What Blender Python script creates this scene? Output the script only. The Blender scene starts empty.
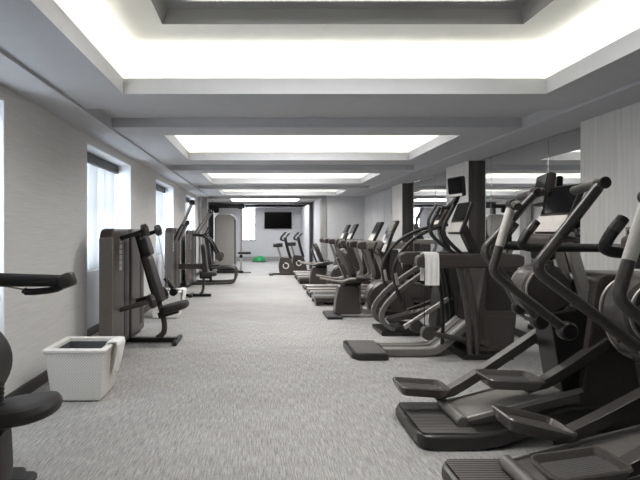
import bpy, bmesh, math, random
from math import pi, sin, cos, radians as R
from mathutils import Matrix, Vector
random.seed(7)
scene = bpy.context.scene
COL = scene.collection

# ------------------------------------------------------------------ materials
def new_mat(name):
    m = bpy.data.materials.new(name); m.use_nodes = True
    nt = m.node_tree
    for n in list(nt.nodes): nt.nodes.remove(n)
    out = nt.nodes.new('ShaderNodeOutputMaterial')
    b = nt.nodes.new('ShaderNodeBsdfPrincipled')
    nt.links.new(b.outputs[0], out.inputs[0])
    return m, nt, b, out

def lin(c):
    return tuple(((v/255+0.055)/1.055)**2.4 if v > 10 else v/255/12.92 for v in c) + (1,)

def coords(nt, scale=(1, 1, 1), kind='Object'):
    tc = nt.nodes.new('ShaderNodeTexCoord'); mp = nt.nodes.new('ShaderNodeMapping')
    mp.inputs['Scale'].default_value = scale
    nt.links.new(tc.outputs[kind], mp.inputs[0]); return mp.outputs[0]

def noise(nt, vec, scale, detail=3, rough=.5):
    n = nt.nodes.new('ShaderNodeTexNoise'); n.inputs['Scale'].default_value = scale
    n.inputs['Detail'].default_value = detail; n.inputs['Roughness'].default_value = rough
    nt.links.new(vec, n.inputs['Vector']); return n.outputs['Fac']

def ramp(nt, fac, c0, c1, p0=.35, p1=.65):
    r = nt.nodes.new('ShaderNodeValToRGB')
    r.color_ramp.elements[0].position = p0; r.color_ramp.elements[0].color = c0
    r.color_ramp.elements[1].position = p1; r.color_ramp.elements[1].color = c1
    nt.links.new(fac, r.inputs[0]); return r.outputs[0]

def bump(nt, b, h, strength=.2, dist=.002):
    n = nt.nodes.new('ShaderNodeBump'); n.inputs['Strength'].default_value = strength
    n.inputs['Distance'].default_value = dist
    nt.links.new(h, n.inputs['Height']); nt.links.new(n.outputs[0], b.inputs['Normal'])

def plain(name, rgb, rough=.5, metal=0, grain=.06, scale=60, bmp=.08):
    m, nt, b, out = new_mat(name)
    c = lin(rgb)
    f = noise(nt, coords(nt), scale, 2)
    lo = tuple(v*(1-grain) for v in c[:3])+(1,); hi = tuple(min(1, v*(1+grain)) for v in c[:3])+(1,)
    nt.links.new(ramp(nt, f, lo, hi), b.inputs['Base Color'])
    b.inputs['Roughness'].default_value = rough; b.inputs['Metallic'].default_value = metal
    if bmp: bump(nt, b, f, bmp, .001)
    return m

def emit(name, rgb, strength):
    m, nt, b, out = new_mat(name)
    nt.nodes.remove(b)
    e = nt.nodes.new('ShaderNodeEmission'); e.inputs[0].default_value = lin(rgb)
    e.inputs[1].default_value = strength
    nt.links.new(e.outputs[0], out.inputs[0]); return m

M = {}
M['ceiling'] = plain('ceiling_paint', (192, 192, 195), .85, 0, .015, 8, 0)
M['recess'] = plain('recess_shade_grey', (142, 141, 140), .8, 0, .01, 8, 0)  # ceiling paint darkened: the recess's shade is put into the colour
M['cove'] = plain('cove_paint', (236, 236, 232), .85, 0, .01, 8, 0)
M['reveal'] = plain('reveal_paint', (225, 227, 230), .7, 0, .01, 8, 0)
M['farwall'] = plain('far_wall_paint', (196, 196, 198), .75, 0, .02, 10, 0)
M['trim'] = plain('dark_baseboard', (62, 58, 56), .45)
M['portal'] = plain('portal_bronze', (64, 62, 62), .4, .3)
M['column'] = plain('column_paint', (150, 148, 147), .6)
M['led'] = emit('led_strip', (255, 252, 243), 9.5)
M['brown'] = plain('machine_shell', (68, 62, 60), .3, 0, .08, 40, .05)
M['dark'] = plain('machine_dark_plastic', (38, 36, 35), .28, 0, .1, 40, .05)
M['shield'] = plain('tower_shield', (76, 69, 66), .35, 0, .05, 40, .03)
M['rubber'] = plain('black_rubber', (30, 29, 29), .55, 0, .1, 80, .15)
M['pad'] = plain('upholstery_black', (46, 42, 41), .5, 0, .1, 150, .15)
M['tube'] = plain('painted_steel_tube', (74, 70, 68), .3, .25, .05, 40, 0)
M['pedalgrey'] = plain('pedal_grey', (90, 86, 83), .25, .2, .05, 40, 0)
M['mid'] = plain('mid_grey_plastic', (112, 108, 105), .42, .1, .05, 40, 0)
M['grey'] = plain('grey_painted_metal', (140, 135, 131), .4, .3, .05, 40, 0)
M['silver'] = plain('silver_metal', (190, 186, 182), .33, .6, .04, 60, 0)
M['lightgrip'] = plain('light_grip', (186, 181, 176), .5, 0, .05, 60, .05)
M['keypad'] = plain('console_light_panel', (190, 184, 178), .5, 0, .05, 30, 0)
M['black'] = plain('black_steel', (24, 23, 23), .4, .2, .05, 40, 0)
M['hood'] = plain('grey_hood_plastic', (150, 147, 143), .45, 0, .03, 20, 0)
M['white'] = plain('white_label', (225, 222, 218), .6, 0, .02, 30, 0)
M['towel'] = plain('white_terry', (238, 236, 233), .95, 0, .03, 250, .6)
M['green'] = plain('green_rubber', (24, 140, 78), .45, 0, .05, 20, 0)
M['greybase'] = plain('grey_plastic_base', (90, 92, 94), .5)
M['chrome'] = plain('chrome', (215, 215, 216), .15, 1, .01, 30, 0)

def m_screen():
    m, nt, b, out = new_mat('screen_glass')
    b.inputs['Base Color'].default_value = lin((7, 7, 8)); b.inputs['Roughness'].default_value = .12; b.inputs['Specular IOR Level'].default_value = .25
    return m
M['screen'] = m_screen()

def m_mirror():
    m, nt, b, out = new_mat('mirror_glass')
    b.inputs['Base Color'].default_value = (.74, .75, .74, 1); b.inputs['Metallic'].default_value = 1
    b.inputs['Roughness'].default_value = 0.01
    return m
M['mirror'] = m_mirror()

def m_carpet():
    m, nt, b, out = new_mat('woven_carpet')
    f1 = noise(nt, coords(nt, (135, 8, 1)), 1, 4, .75)
    f2 = noise(nt, coords(nt, (320, 60, 1)), 1, 2)
    f3 = noise(nt, coords(nt, (1.2, 2.2, 1)), 1, 2)
    mx = nt.nodes.new('ShaderNodeMath'); mx.operation = 'MULTIPLY_ADD'
    nt.links.new(f2, mx.inputs[0]); mx.inputs[1].default_value = .3; nt.links.new(f1, mx.inputs[2])
    a = nt.nodes.new('ShaderNodeMath'); a.operation = 'MULTIPLY_ADD'
    nt.links.new(f3, a.inputs[0]); a.inputs[1].default_value = .12; nt.links.new(mx.outputs[0], a.inputs[2])
    nt.links.new(ramp(nt, a.outputs[0], lin((88, 85, 84)), lin((190, 188, 186)), .45, .95), b.inputs['Base Color'])
    b.inputs['Roughness'].default_value = .8; b.inputs['Specular IOR Level'].default_value = .3
    bump(nt, b, f1, .35, .004)
    return m
M['carpet'] = m_carpet()

def m_wallpaper():
    m, nt, b, out = new_mat('textile_wallcovering')
    f1 = noise(nt, coords(nt, (6, 3.5, 130)), 1, 3, .6)
    nt.links.new(ramp(nt, f1, lin((202, 200, 198)), lin((219, 217, 215)), .3, .7), b.inputs['Base Color'])
    b.inputs['Roughness'].default_value = .75
    bump(nt, b, f1, .15, .002)
    return m
M['wall'] = m_wallpaper()

def m_wood(name, c0, c1, rough, scale=(34, 34, 1.1)):
    m, nt, b, out = new_mat(name)
    f1 = noise(nt, coords(nt, scale), 1, 4, .6)
    nt.links.new(ramp(nt, f1, lin(c0), lin(c1), .3, .7), b.inputs['Base Color'])
    b.inputs['Roughness'].default_value = rough
    return m
M['wood'] = m_wood('dark_wood', (60, 55, 53), (84, 78, 75), .35)
M['litwood'] = m_wood('side_lit_wood', (208, 205, 202), (228, 225, 222), .4)  # paler copy of the dark wood; window light on side faces put into colour

def m_weave():
    m, nt, b, out = new_mat('white_woven_resin')
    tc = nt.nodes.new('ShaderNodeTexCoord')
    w = nt.nodes.new('ShaderNodeTexChecker'); w.inputs['Scale'].default_value = 84
    w.inputs['Color1'].default_value = lin((233, 230, 226)); w.inputs['Color2'].default_value = lin((205, 201, 197))
    mp = nt.nodes.new('ShaderNodeMapping'); mp.inputs['Location'].default_value = (.003, .004, .005)
    nt.links.new(tc.outputs['Object'], mp.inputs[0]); nt.links.new(mp.outputs[0], w.inputs['Vector'])
    nt.links.new(w.outputs['Color'], b.inputs['Base Color']); b.inputs['Roughness'].default_value = .6
    bump(nt, b, w.outputs['Fac'], .5, .003)
    return m
M['weave'] = m_weave()

def m_blind():
    m, nt, b, out = new_mat('blind_fabric')
    t = nt.nodes.new('ShaderNodeBsdfTranslucent'); t.inputs[0].default_value = lin((160, 164, 168))
    b.inputs['Base Color'].default_value = lin((200, 203, 206)); b.inputs['Roughness'].default_value = .9
    f = noise(nt, coords(nt, (90, 90, 4)), 1, 2); bump(nt, b, f, .1, .001)
    mx = nt.nodes.new('ShaderNodeMixShader'); mx.inputs[0].default_value = .4
    nt.links.new(b.outputs[0], mx.inputs[1]); nt.links.new(t.outputs[0], mx.inputs[2])
    nt.links.new(mx.outputs[0], out.inputs[0]); return m
M['blind'] = m_blind()

def m_glass():
    m, nt, b, out = new_mat('window_glass')
    tr = nt.nodes.new('ShaderNodeBsdfTransparent'); g = nt.nodes.new('ShaderNodeBsdfGlossy')
    g.inputs['Roughness'].default_value = .02
    mx = nt.nodes.new('ShaderNodeMixShader'); mx.inputs[0].default_value = .06
    nt.links.new(tr.outputs[0], mx.inputs[1]); nt.links.new(g.outputs[0], mx.inputs[2])
    nt.links.new(mx.outputs[0], out.inputs[0]); nt.nodes.remove(b); return m
M['glass'] = m_glass()

def m_tread(name='ribbed_rubber', sc=13, c0=(42, 40, 39), c1=(100, 96, 93)):
    m, nt, b, out = new_mat(name)
    w = nt.nodes.new('ShaderNodeTexWave'); w.wave_type = 'BANDS'; w.bands_direction = 'Y'
    w.inputs['Scale'].default_value = sc
    nt.links.new(coords(nt), w.inputs['Vector'])
    nt.links.new(ramp(nt, w.outputs['Fac'], lin(c0), lin(c1), .25, .75), b.inputs['Base Color'])
    b.inputs['Roughness'].default_value = .55; bump(nt, b, w.outputs['Fac'], .6, .005)
    return m
M['tread'] = m_tread()
M['ribs'] = m_tread('fine_ribbed_rubber', 22, (52, 50, 49), (84, 81, 79))

# ------------------------------------------------------------------ mesh builder
def chaikin(pts, it=2, closed=False):
    pts = [Vector(p) for p in pts]
    for _ in range(it):
        if len(pts) < 3: return pts
        n = [pts[0]]
        for i in range(len(pts)-1):
            a, b = pts[i], pts[i+1]
            if i > 0: n.append(a.lerp(b, .25))
            if i < len(pts)-2: n.append(a.lerp(b, .75))
        n.append(pts[-1]); pts = n
    return pts

def rrect(w, d, r, n=4, cx=0, cy=0):
    r = min(r, w/2-1e-4, d/2-1e-4); o = []
    for (sx, sy, a0) in ((1, 1, 0), (-1, 1, 90), (-1, -1, 180), (1, -1, 270)):
        for k in range(n+1):
            a = R(a0+90*k/n)
            o.append((cx+sx*(w/2-r)+r*cos(a), cy+sy*(d/2-r)+r*sin(a)))
    return o

def fillet(poly, r, n=3):
    o = []; N = len(poly)
    for i in range(N):
        p = Vector(poly[i]); a = Vector(poly[i-1]); b = Vector(poly[(i+1) % N])
        rr = r if not isinstance(r, (list, tuple)) else r[i]
        la, lb = (a-p).length, (b-p).length
        t = min(rr, la*.45, lb*.45)
        s, e = p+(a-p).normalized()*t, p+(b-p).normalized()*t
        for k in range(n+1):
            u = k/n
            o.append(tuple(s*(1-u)**2 + p*2*u*(1-u) + e*u*u))
    return o

def inset(poly, d):
    N = len(poly); A = sum(poly[i][0]*poly[(i+1) % N][1]-poly[(i+1) % N][0]*poly[i][1] for i in range(N))
    s = 1 if A > 0 else -1; o = []
    for i in range(N):
        p = Vector(poly[i]); a = Vector(poly[i-1]); b = Vector(poly[(i+1) % N])
        e1 = (p-a); e2 = (b-p)
        if e1.length < 1e-7: e1 = e2
        if e2.length < 1e-7: e2 = e1
        e1.normalize(); e2.normalize()
        n1 = Vector((-e1.y, e1.x)); n2 = Vector((-e2.y, e2.x)); n = n1+n2
        if n.length < 1e-6: n = n1
        n.normalize(); k = max(.5, n.dot(n1))
        o.append(tuple(p+n*(s*d/k)))
    return o

class MB:
    def __init__(self): self.v = []; self.f = []
    def add(self, v, f, mat=None):
        b = len(self.v)
        self.v += [tuple(mat @ Vector(p)) if mat else tuple(p) for p in v]
        self.f += [tuple(b+i for i in q) for q in f]; return self
    def loft(self, loops, mat=None, closed=True, caps=True):
        n = len(loops[0]); v = [p for l in loops for p in l]; f = []
        for k in range(len(loops)-1):
            for i in range(n if closed else n-1):
                j = (i+1) % n
                f.append((k*n+i, k*n+j, (k+1)*n+j, (k+1)*n+i))
        if caps:
            f.append(tuple(range(n-1, -1, -1))); f.append(tuple((len(loops)-1)*n+i for i in range(n)))
        return self.add(v, f, mat)
    def box(self, x0, x1, y0, y1, z0, z1, b=.004, mat=None):
        w, d, h = x1-x0, y1-y0, z1-z0
        b = min(b, w*.3, d*.3, h*.3)
        cx, cy = (x0+x1)/2, (y0+y1)/2
        if b <= 0:
            l = [(x0, y0), (x1, y0), (x1, y1), (x0, y1)]
            return self.loft([[p+(z0,) for p in l], [p+(z1,) for p in l]], mat)
        L = []
        for z, i in ((z0, b), (z0+b, 0), (z1-b, 0), (z1, b)):
            L.append([(p[0], p[1], z) for p in rrect(w-2*i, d-2*i, max(b-i*.6, .0005), 2, cx, cy)])
        return self.loft(L, mat)
    def tube(self, pts, r, it=2, n=10, mat=None, flat=1.0, up=None):
        P = chaikin(pts, it) if it else [Vector(p) for p in pts]
        rs = r if isinstance(r, (list, tuple)) else [r, r]
        L = [0.0]
        for i in range(1, len(P)): L.append(L[-1]+(P[i]-P[i-1]).length)
        tot = L[-1] or 1
        t0 = (P[1]-P[0]).normalized()
        u = Vector(up) if up else (Vector((0, 1, 0)) if abs(t0.y) < .9 else Vector((0, 0, 1)))
        loops = []
        for i, p in enumerate(P):
            t = (P[min(i+1, len(P)-1)]-P[max(i-1, 0)]).normalized()
            a = (u-t*u.dot(t))
            if a.length < 1e-5: a = t.orthogonal()
            a.normalize(); b = t.cross(a); u = a
            q = L[i]/tot*(len(rs)-1); k = min(int(q), len(rs)-2); rad = rs[k]*(1-(q-k))+rs[k+1]*(q-k)
            loops.append([tuple(p+a*cos(2*pi*j/n)*rad+b*sin(2*pi*j/n)*rad*flat) for j in range(n)])
        return self.loft(loops, mat)
    def bar(self, pts, w, h, mat=None, b=.006, it=2, side=(0, 1, 0)):
        P = chaikin(pts, it) if it else [Vector(p) for p in pts]
        s = Vector(side); loops = []
        prof = rrect(w, h, b, 2)
        for i, p in enumerate(P):
            t = (P[min(i+1, len(P)-1)]-P[max(i-1, 0)]).normalized()
            a = (s-t*s.dot(t)).normalized(); c = t.cross(a)
            loops.append([tuple(p+a*q[0]+c*q[1]) for q in prof])
        return self.loft(loops, mat)
    def cyl(self, p0, p1, r, n=20, b=.004, r2=None):
        p0, p1 = Vector(p0), Vector(p1); t = (p1-p0); h = t.length; t.normalize()
        a = t.orthogonal().normalized(); c = t.cross(a); r2 = r2 or r; b = min(b, h*.3, r*.4)
        loops = []
        for d, q in ((0, r-b), (b, r), (h-b, r2), (h, r2-b)):
            loops.append([tuple(p0+t*d+a*cos(2*pi*j/n)*q+c*sin(2*pi*j/n)*q) for j in range(n)])
        return self.loft(loops)
    def prism(self, poly, y0, y1, b=.008, fr=.02, n=3, mat=None):
        p = fillet(poly, fr, n) if fr else [tuple(q) for q in poly]
        L = []
        s = 1 if y1 > y0 else -1
        for y, i in ((y0, b), (y0+s*b*.3, b*.3), (y0+s*b, 0), (y1-s*b, 0), (y1-s*b*.3, b*.3), (y1, b)):
            L.append([(q[0], y, q[1]) for q in (inset(p, i) if i else p)])
        return self.loft(L, mat)
    def pad(self, w, l, t, r=.05, mat=None, soft=.025):
        soft = min(soft, t*.45); L = []
        for z, i in ((0, soft), (soft*.3, soft*.3), (soft, 0), (t-soft, 0), (t-soft*.3, soft*.3), (t-.002, soft), (t, soft*2.2)):
            L.append([(q[0], q[1], z) for q in rrect(w-2*i, l-2*i, max(r-i*.5, .01), 5)])
        return self.loft(L, mat)
    def ring(self, c, r, t, axis='y', n=36, m=8, w=None):
        w = w or t; L = []
        for i in range(n):
            a = 2*pi*i/n; row = []
            for j in range(m):
                q = 2*pi*j/m; rr = r+t*cos(q); h = w*sin(q)
                row.append((c[0]+rr*cos(a), c[1]+h, c[2]+rr*sin(a)) if axis == 'y' else (c[0]+rr*cos(a), c[1]+rr*sin(a), c[2]+h))
            L.append(row)
        v = [p for l in L for p in l]
        f = [(i*m+j, i*m+(j+1) % m, ((i+1) % n)*m+(j+1) % m, ((i+1) % n)*m+j) for i in range(n) for j in range(m)]
        return self.add(v, f)
    def lathe(self, prof, c, n=32):
        L = [[(c[0]+r*cos(2*pi*j/n), c[1]+r*sin(2*pi*j/n), c[2]+z) for j in range(n)] for r, z in prof]
        return self.loft(L)
    def build(self, name, mat, parent=None, label=None, ang=38):
        me = bpy.data.meshes.new(name); me.from_pydata(self.v, [], self.f)
        bm = bmesh.new(); bm.from_mesh(me); bmesh.ops.recalc_face_normals(bm, faces=bm.faces[:])
        bm.to_mesh(me); bm.free()
        me.polygons.foreach_set('use_smooth', [True]*len(me.polygons))
        me.set_sharp_from_angle(angle=R(ang)); me.update()
        me.materials.append(M[mat] if isinstance(mat, str) else mat)
        o = bpy.data.objects.new(name, me); COL.objects.link(o)
        wn_ = o.modifiers.new('weighted_normal', 'WEIGHTED_NORMAL'); wn_.keep_sharp = True; wn_.weight = 90
        if parent: o.parent = parent
        if label: o['label'] = label
        return o

def tag(o, label, cat, group=None):
    o['label'] = label; o['category'] = cat
    if group: o['group'] = group
    return o
def thing(name, loc, label, cat, group=None, rz=0):
    o = bpy.data.objects.new(name, None); COL.objects.link(o)
    o.empty_display_size = .1
    o.location = loc; o.rotation_euler = (0, 0, rz); return tag(o, label, cat, group)
def struct(name, mb, mat, parent=None, ang=30):
    o = mb.build(name, mat, parent, ang=ang)
    if not parent: o['kind'] = 'structure'
    return o
def copy_tree(o, parent=None):
    c = o.copy(); COL.objects.link(c)
    if parent: c.parent = parent
    for ch in list(o.children): copy_tree(ch, c)
    return c

# ------------------------------------------------------------------ setting
XL, XR, XP = -1.96, 3.39, 3.25          # left wall, mirror plane, pillar faces
ZC = 2.51                                # main ceiling
Y0, YP, YE = -3.4, 15.0, 22.4            # wall behind, partition, far wall
PER = 3.58

fl = MB(); fl.box(-2.6, 3.9, Y0-.2, YE+.3, -.12, 0, 0); struct('floor', fl, 'carpet')

# ceiling: soffits, panels and grooves
c = MB()
c.box(-2.6, -1.615, Y0-.2, YE+.3, ZC-.025, ZC+.7, 0)
c.box(2.85, 3.9, Y0-.2, YE+.3, ZC-.025, ZC+.7, 0)
TX0, TX1 = -1.13, 2.36
holes = [(1.96+PER*k, 3.88+PER*k) for k in (-1, 0, 1, 2, 3)]
edge = Y0-.2
LIPW, CAV = .03, .19
def tray(k, y0, y1):
    t = MB(); lip = MB(); rec = MB()
    # lip around the opening
    zl = ZC+.13
    t, keep = lip, t
    t.box(TX0-LIPW, TX0, y0-LIPW, y1+LIPW, ZC, zl, 0); t.box(TX1, TX1+LIPW, y0-LIPW, y1+LIPW, ZC, zl, 0)
    t.box(TX0, TX1, y0-LIPW, y0, ZC, zl, 0); t.box(TX0, TX1, y1, y1+LIPW, ZC, zl, 0)
    t = keep
    # cavity floor
    a0, a1, b0, b1 = TX0-CAV, TX1+CAV, y0-CAV, y1+CAV
    for q in ((a0, TX0-LIPW, b0, b1), (TX1+LIPW, a1, b0, b1), (TX0-LIPW, TX1+LIPW, b0, y0-LIPW), (TX0-LIPW, TX1+LIPW, y1+LIPW, b1)):
        t.box(q[0], q[1], q[2], q[3], ZC+.014, ZC+.03, 0)
    zt = 2.90
    th = .03
    for q in ((a0-th, a0, b0-th, b1+th), (a1, a1+th, b0-th, b1+th), (a0, a1, b0-th, b0), (a0, a1, b1, b1+th)):
        t.box(q[0], q[1], q[2], q[3], ZC+.016, zt+.25, 0)
    # raised centre with sloping sides
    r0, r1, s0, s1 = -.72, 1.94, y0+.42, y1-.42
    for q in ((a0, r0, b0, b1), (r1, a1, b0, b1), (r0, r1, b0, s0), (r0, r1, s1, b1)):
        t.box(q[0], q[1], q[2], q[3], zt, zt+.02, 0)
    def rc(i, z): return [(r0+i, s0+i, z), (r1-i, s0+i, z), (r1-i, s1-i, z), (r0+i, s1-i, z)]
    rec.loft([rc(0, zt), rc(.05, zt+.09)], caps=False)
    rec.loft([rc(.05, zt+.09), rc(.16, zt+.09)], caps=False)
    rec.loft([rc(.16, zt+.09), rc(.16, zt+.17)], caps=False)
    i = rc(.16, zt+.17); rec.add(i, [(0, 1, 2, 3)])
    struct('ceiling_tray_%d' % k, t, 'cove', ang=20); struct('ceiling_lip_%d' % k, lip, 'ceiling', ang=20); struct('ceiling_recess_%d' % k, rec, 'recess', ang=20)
    # the hidden light strip of the cove
    L = MB(); o = .085; w = .02; z = ZC+.035
    e0, e1, f0, f1 = TX0-o, TX1+o, y0-o, y1+o
    L.box(e0-w, e0+w, f0, f1, z, z+.012, 0); L.box(e1-w, e1+w, f0, f1, z, z+.012, 0)
    L.box(e0+w, e1-w, f0-w, f0+w, z, z+.012, 0); L.box(e0+w, e1-w, f1-w, f1+w, z, z+.012, 0)
    return L
strips = []
ordn = ['above the viewer, behind the nearest lit tray', 'nearest ceiling tray', 'second ceiling tray', 'third ceiling tray', 'fourth ceiling tray']
for k, (y0, y1) in enumerate(holes):
    g0, g1 = y0-.86-.0, y0-.42           # groove before this tray
    if edge < g0-.74+.44: pass
    # near margin
    W = LIPW
    c.box(-1.615, 2.85, y0-.42, y0-W, ZC, ZC+.012, 0); c.box(-1.615, 2.85, y1+W, y1+.48, ZC, ZC+.012, 0)
    c.box(-1.615, TX0-W, y0-W, y1+W, ZC, ZC+.012, 0); c.box(TX1+W, 2.85, y0-W, y1+W, ZC, ZC+.012, 0)
    c.box(-1.615, 2.85, y0-.42, y0-.40, ZC+.012, ZC+.12, 0); c.box(-1.615, 2.85, y1+.46, y1+.48, ZC+.012, ZC+.12, 0)
    c.box(-1.615, 2.85, y1+.461, y1+.48+.78, ZC+.10, ZC+.2, 0)
    strips.append(tray(k, y0, y1))
c.box(-1.615, 2.85, Y0-.2, holes[0][0]-.42, ZC, ZC+.12, 0)
c.box(-1.615, 2.85, holes[-1][1]+.48+.70, 17.6, ZC, ZC+.12, 0)
# far zone ceiling with a tray of its own
c.box(-1.615, 2.85, 17.6, 18.2, ZC, ZC+.12, 0); c.box(-1.615, 2.85, 21.2, YE+.3, ZC, ZC+.12, 0)
c.box(-1.615, -1.0, 18.2, 21.2, ZC, ZC+.12, 0); c.box(1.9, 2.85, 18.2, 21.2, ZC, ZC+.12, 0)
c.box(-1.3, 2.2, 17.9, 21.5, ZC+.32, ZC+.4, 0)
struct('ceiling', c, 'ceiling')
for k, L in enumerate(strips):
    o = L.build('light_strip', 'led'); tag(o, 'warm white light strip hidden behind the lip of the ' + ordn[k] if k else 'warm white cove light strip behind the viewer', 'light strip', 'cove light strips')
w = MB(); t = .05
w.box(-1.0-t, -1.0, 18.2-t, 21.2+t, ZC, ZC+.33, 0); w.box(1.9, 1.9+t, 18.2-t, 21.2+t, ZC, ZC+.33, 0)
w.box(-1.0, 1.9, 18.2-t, 18.2, ZC, ZC+.33, 0); w.box(-1.0, 1.9, 21.2, 21.2+t, ZC, ZC+.33, 0)
struct('trim_0', w, 'cove')
fx = MB()
fx.box(-.7, 1.6, 19.1, 20.3, ZC+.27, ZC+.31, .01)
fx = tag(fx.build('ceiling_light', M['led'] if False else emit('panel_light', (250, 252, 255), 7)), 'wide white ceiling light panel in the far room', 'ceiling light')

q = MB(); q.box(-1.0, 1.35, 16.2, 17.1, ZC-.012, ZC+.001, .003); tag(q.build('ceiling_light', bpy.data.materials['panel_light']), 'long flat ceiling light between the grey and the black portal', 'ceiling light')
# left wall with tall window niches
WP = 3.53
wins = [(5.32+WP*k, 7.14+WP*k) for k in (-2, -1, 0, 1, 2)]
wl = MB(); XB = -2.24; NZ = 2.385
prev = Y0-.2
for a, b in wins:
    wl.box(-2.6, XL, prev, a, 0, ZC+.02, 0)
    wl.box(-2.6, XL, a, b, NZ, ZC+.02, 0)
    prev = b
wl.box(-2.6, XL, prev, YE+.3, 0, ZC+.02, 0)
struct('wall_left', wl, 'wall')
nb = MB()
for a, b in wins:
    nb.box(-2.58, XB, a, b, 0, .86, 0)
    nb.box(XB-.02, XL-.002, a, a+.012, .0, NZ-.002, 0); nb.box(XB-.02, XL-.002, b-.012, b, 0, NZ-.002, 0)
    nb.box(XB-.02, XL-.002, a+.012, b-.012, NZ-.012, NZ, 0)
    nb.box(-2.58, XB, a, b, NZ, NZ+.02, 0)
struct('trim_1', nb, 'reveal')
bb = MB(); prev = Y0
for a, b in wins:
    bb.box(XL, XL+.018, prev, a, 0, .11, .004)
    bb.box(XB, XB+.018, a+.012, b-.012, 0, .11, .004)
    prev = b
bb.box(XL, XL+.018, prev, YE, 0, .11, .004)
struct('baseboard_left', bb, 'trim')
for k, (a, b) in enumerate(wins):
    f = MB(); x0, x1 = XB-.09, XB-.03
    f.box(x0, x1, a, b, .86, .92, .004); f.box(x0, x1, a, b, NZ-.05, NZ, .004)
    for y in (a+.02, (a+b)/2, b-.02): f.box(x0, x1, y-.025, y+.025, .90, NZ-.03, .004)
    f.box(x0+.01, x1-.01, a, b, 1.72, 1.76, .004)
    fo = struct('window_%d' % (k+1), f, 'grey')
    g = MB(); g.box(x0+.028, x0+.034, a+.02, b-.02, .9, NZ-.03, 0); g.build('pane', 'glass', fo)
names = ['beside the viewer', 'at the left edge, nearest in the photo', 'behind the first chest press tower', 'behind the second white basket', 'farthest down the left wall']
for k, (a, b) in enumerate(wins):
    r = thing('vertical_blind', (XB+.05, (a+b)/2, 0), 'white vertical blind in the window ' + names[k], 'blind', 'vertical blinds in the left windows')
    v = MB(); v.box(-.045, .045, a-(a+b)/2+.02, b-(a+b)/2-.02, NZ-.14, NZ-.02, .006); v.build('headrail', 'portal', r, 'dark grey headrail')
    s = MB(); y = a-(a+b)/2+.06
    while y < b-(a+b)/2-.05:
        ang = R(70+random.uniform(-14, 10)); dx, dy = .036*cos(ang), .036*sin(ang)
        s.add([(-dx, y-dy, .89), (dx, y+dy, .89), (dx, y+dy, NZ-.12), (-dx, y-dy, NZ-.12)], [(0, 1, 2, 3)])
        y += .066
    s.build('slats', 'blind', r)

# right wall, mirrors, pillars
wr = MB(); wr.box(XR+.03, 3.9, Y0-.2, YE+.3, 0, ZC+.02, 0); struct('wall_right', wr, 'wall')
def pillar(k, y0, y1):
    p = MB(); p.box(XP, XR+.03, y0, y1, 0, ZC-.012, .003); o = struct('pillar_%d' % k, p, 'wood')
pl = MB(); pl.box(XP, XR+.03, 2.2, 4.77, 0, ZC-.012, .003)
struct('trim_2', pl, 'litwood')
for k, (y0, y1) in enumerate(((7.34, 8.2), (10.76, 11.57))):
    p = MB(); p.box(XP+.012, XR+.03, y0, y1, 0, ZC-.012, .002); struct('trim_%d' % (3+2*k), p, 'wood')
    q = MB(); q.box(XP, XP+.012, y0+.004, y1, 0, ZC-.012, .001); struct('trim_%d' % (4+2*k), q, 'litwood')  # thin skin of the paler wood, painting light onto the pillar's side
rw = MB(); rw.box(3.33, XR+.04, 11.9, YP, 0, ZC+.01, 0)
for y in (12.6, 13.3, 14.0): rw.box(3.324, 3.334, y-.008, y+.008, 0.1, ZC, 0)
struct('wall_right_panelling', rw, 'farwall')
panes = [(4.79, 5.53, 'narrow mirror pane beside the grey wood panel'), (5.53, 6.90, 'wide mirror pane in the middle between grey panel and first dark pillar'),
         (6.90, 7.33, 'narrow mirror strip against the near face of first dark pillar'), (8.21, 9.09, 'mirror pane just beyond the first dark pillar'),
         (9.09, 10.40, 'wide mirror pane between the two dark pillars'), (10.40, 10.75, 'narrow mirror strip against the near face of second dark pillar')]
for a, b, lab in panes:
    m = MB(); m.box(XR, XR+.028, a+.004, b-.004, .1, ZC-.045, 0)
    o = m.build('wall_mirror', 'mirror'); tag(o, lab, 'mirror', 'mirror panes on the right wall')
mt = MB()
for a, b in ((4.77, 7.34), (8.2, 10.76)):
    mt.box(XR-.006, XR+.03, a, b, ZC-.045, ZC-.024, .002)
for y in (5.53, 6.90, 9.09, 10.40): mt.box(XR-.004, XR+.03, y-.004, y+.004, .1, ZC-.03, 0)
struct('trim_7', mt, 'chrome')
br = MB()
for a, b in ((4.77, 7.34), (8.2, 10.76)): br.box(XR-.015, XR+.03, a, b, 0, .1, .003)
struct('baseboard_right', br, 'trim')

# partition with portals, far room
pw = MB(); pw.box(2.12, 3.55, YP, YP+.2, 0, ZC+.02, 0); struct('wall_partition', pw, 'farwall')
pa = MB()
pa.box(1.95, 2.12, YP-.03, YP+.35, 0, ZC, .004); pa.box(-1.86, -1.68, YP-.03, YP+.3, 0, ZC, .004)
pa.box(-1.68, 1.95, YP-.02, YP+.25, ZC-.07, ZC+.02, .004)
struct('column_portal', pa, 'column')
pb = MB(); pb.box(1.84, 1.94, 17.4, 17.62, 0, ZC-.04, .004); pb.box(-1.95, -1.84, 17.4, 17.62, 0, ZC-.04, .004)
pb.box(-1.84, 1.84, 17.4, 17.62, ZC-.12, ZC-.04, .004); struct('column_frame', pb, 'portal')
sw = MB(); sw.box(1.98, 2.1, YP+.35, 17.4, 0, ZC+.02, 0); sw.box(1.95, 2.1, 17.62, YE, 0, ZC+.02, 0); struct('wall_side', sw, 'farwall')
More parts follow.
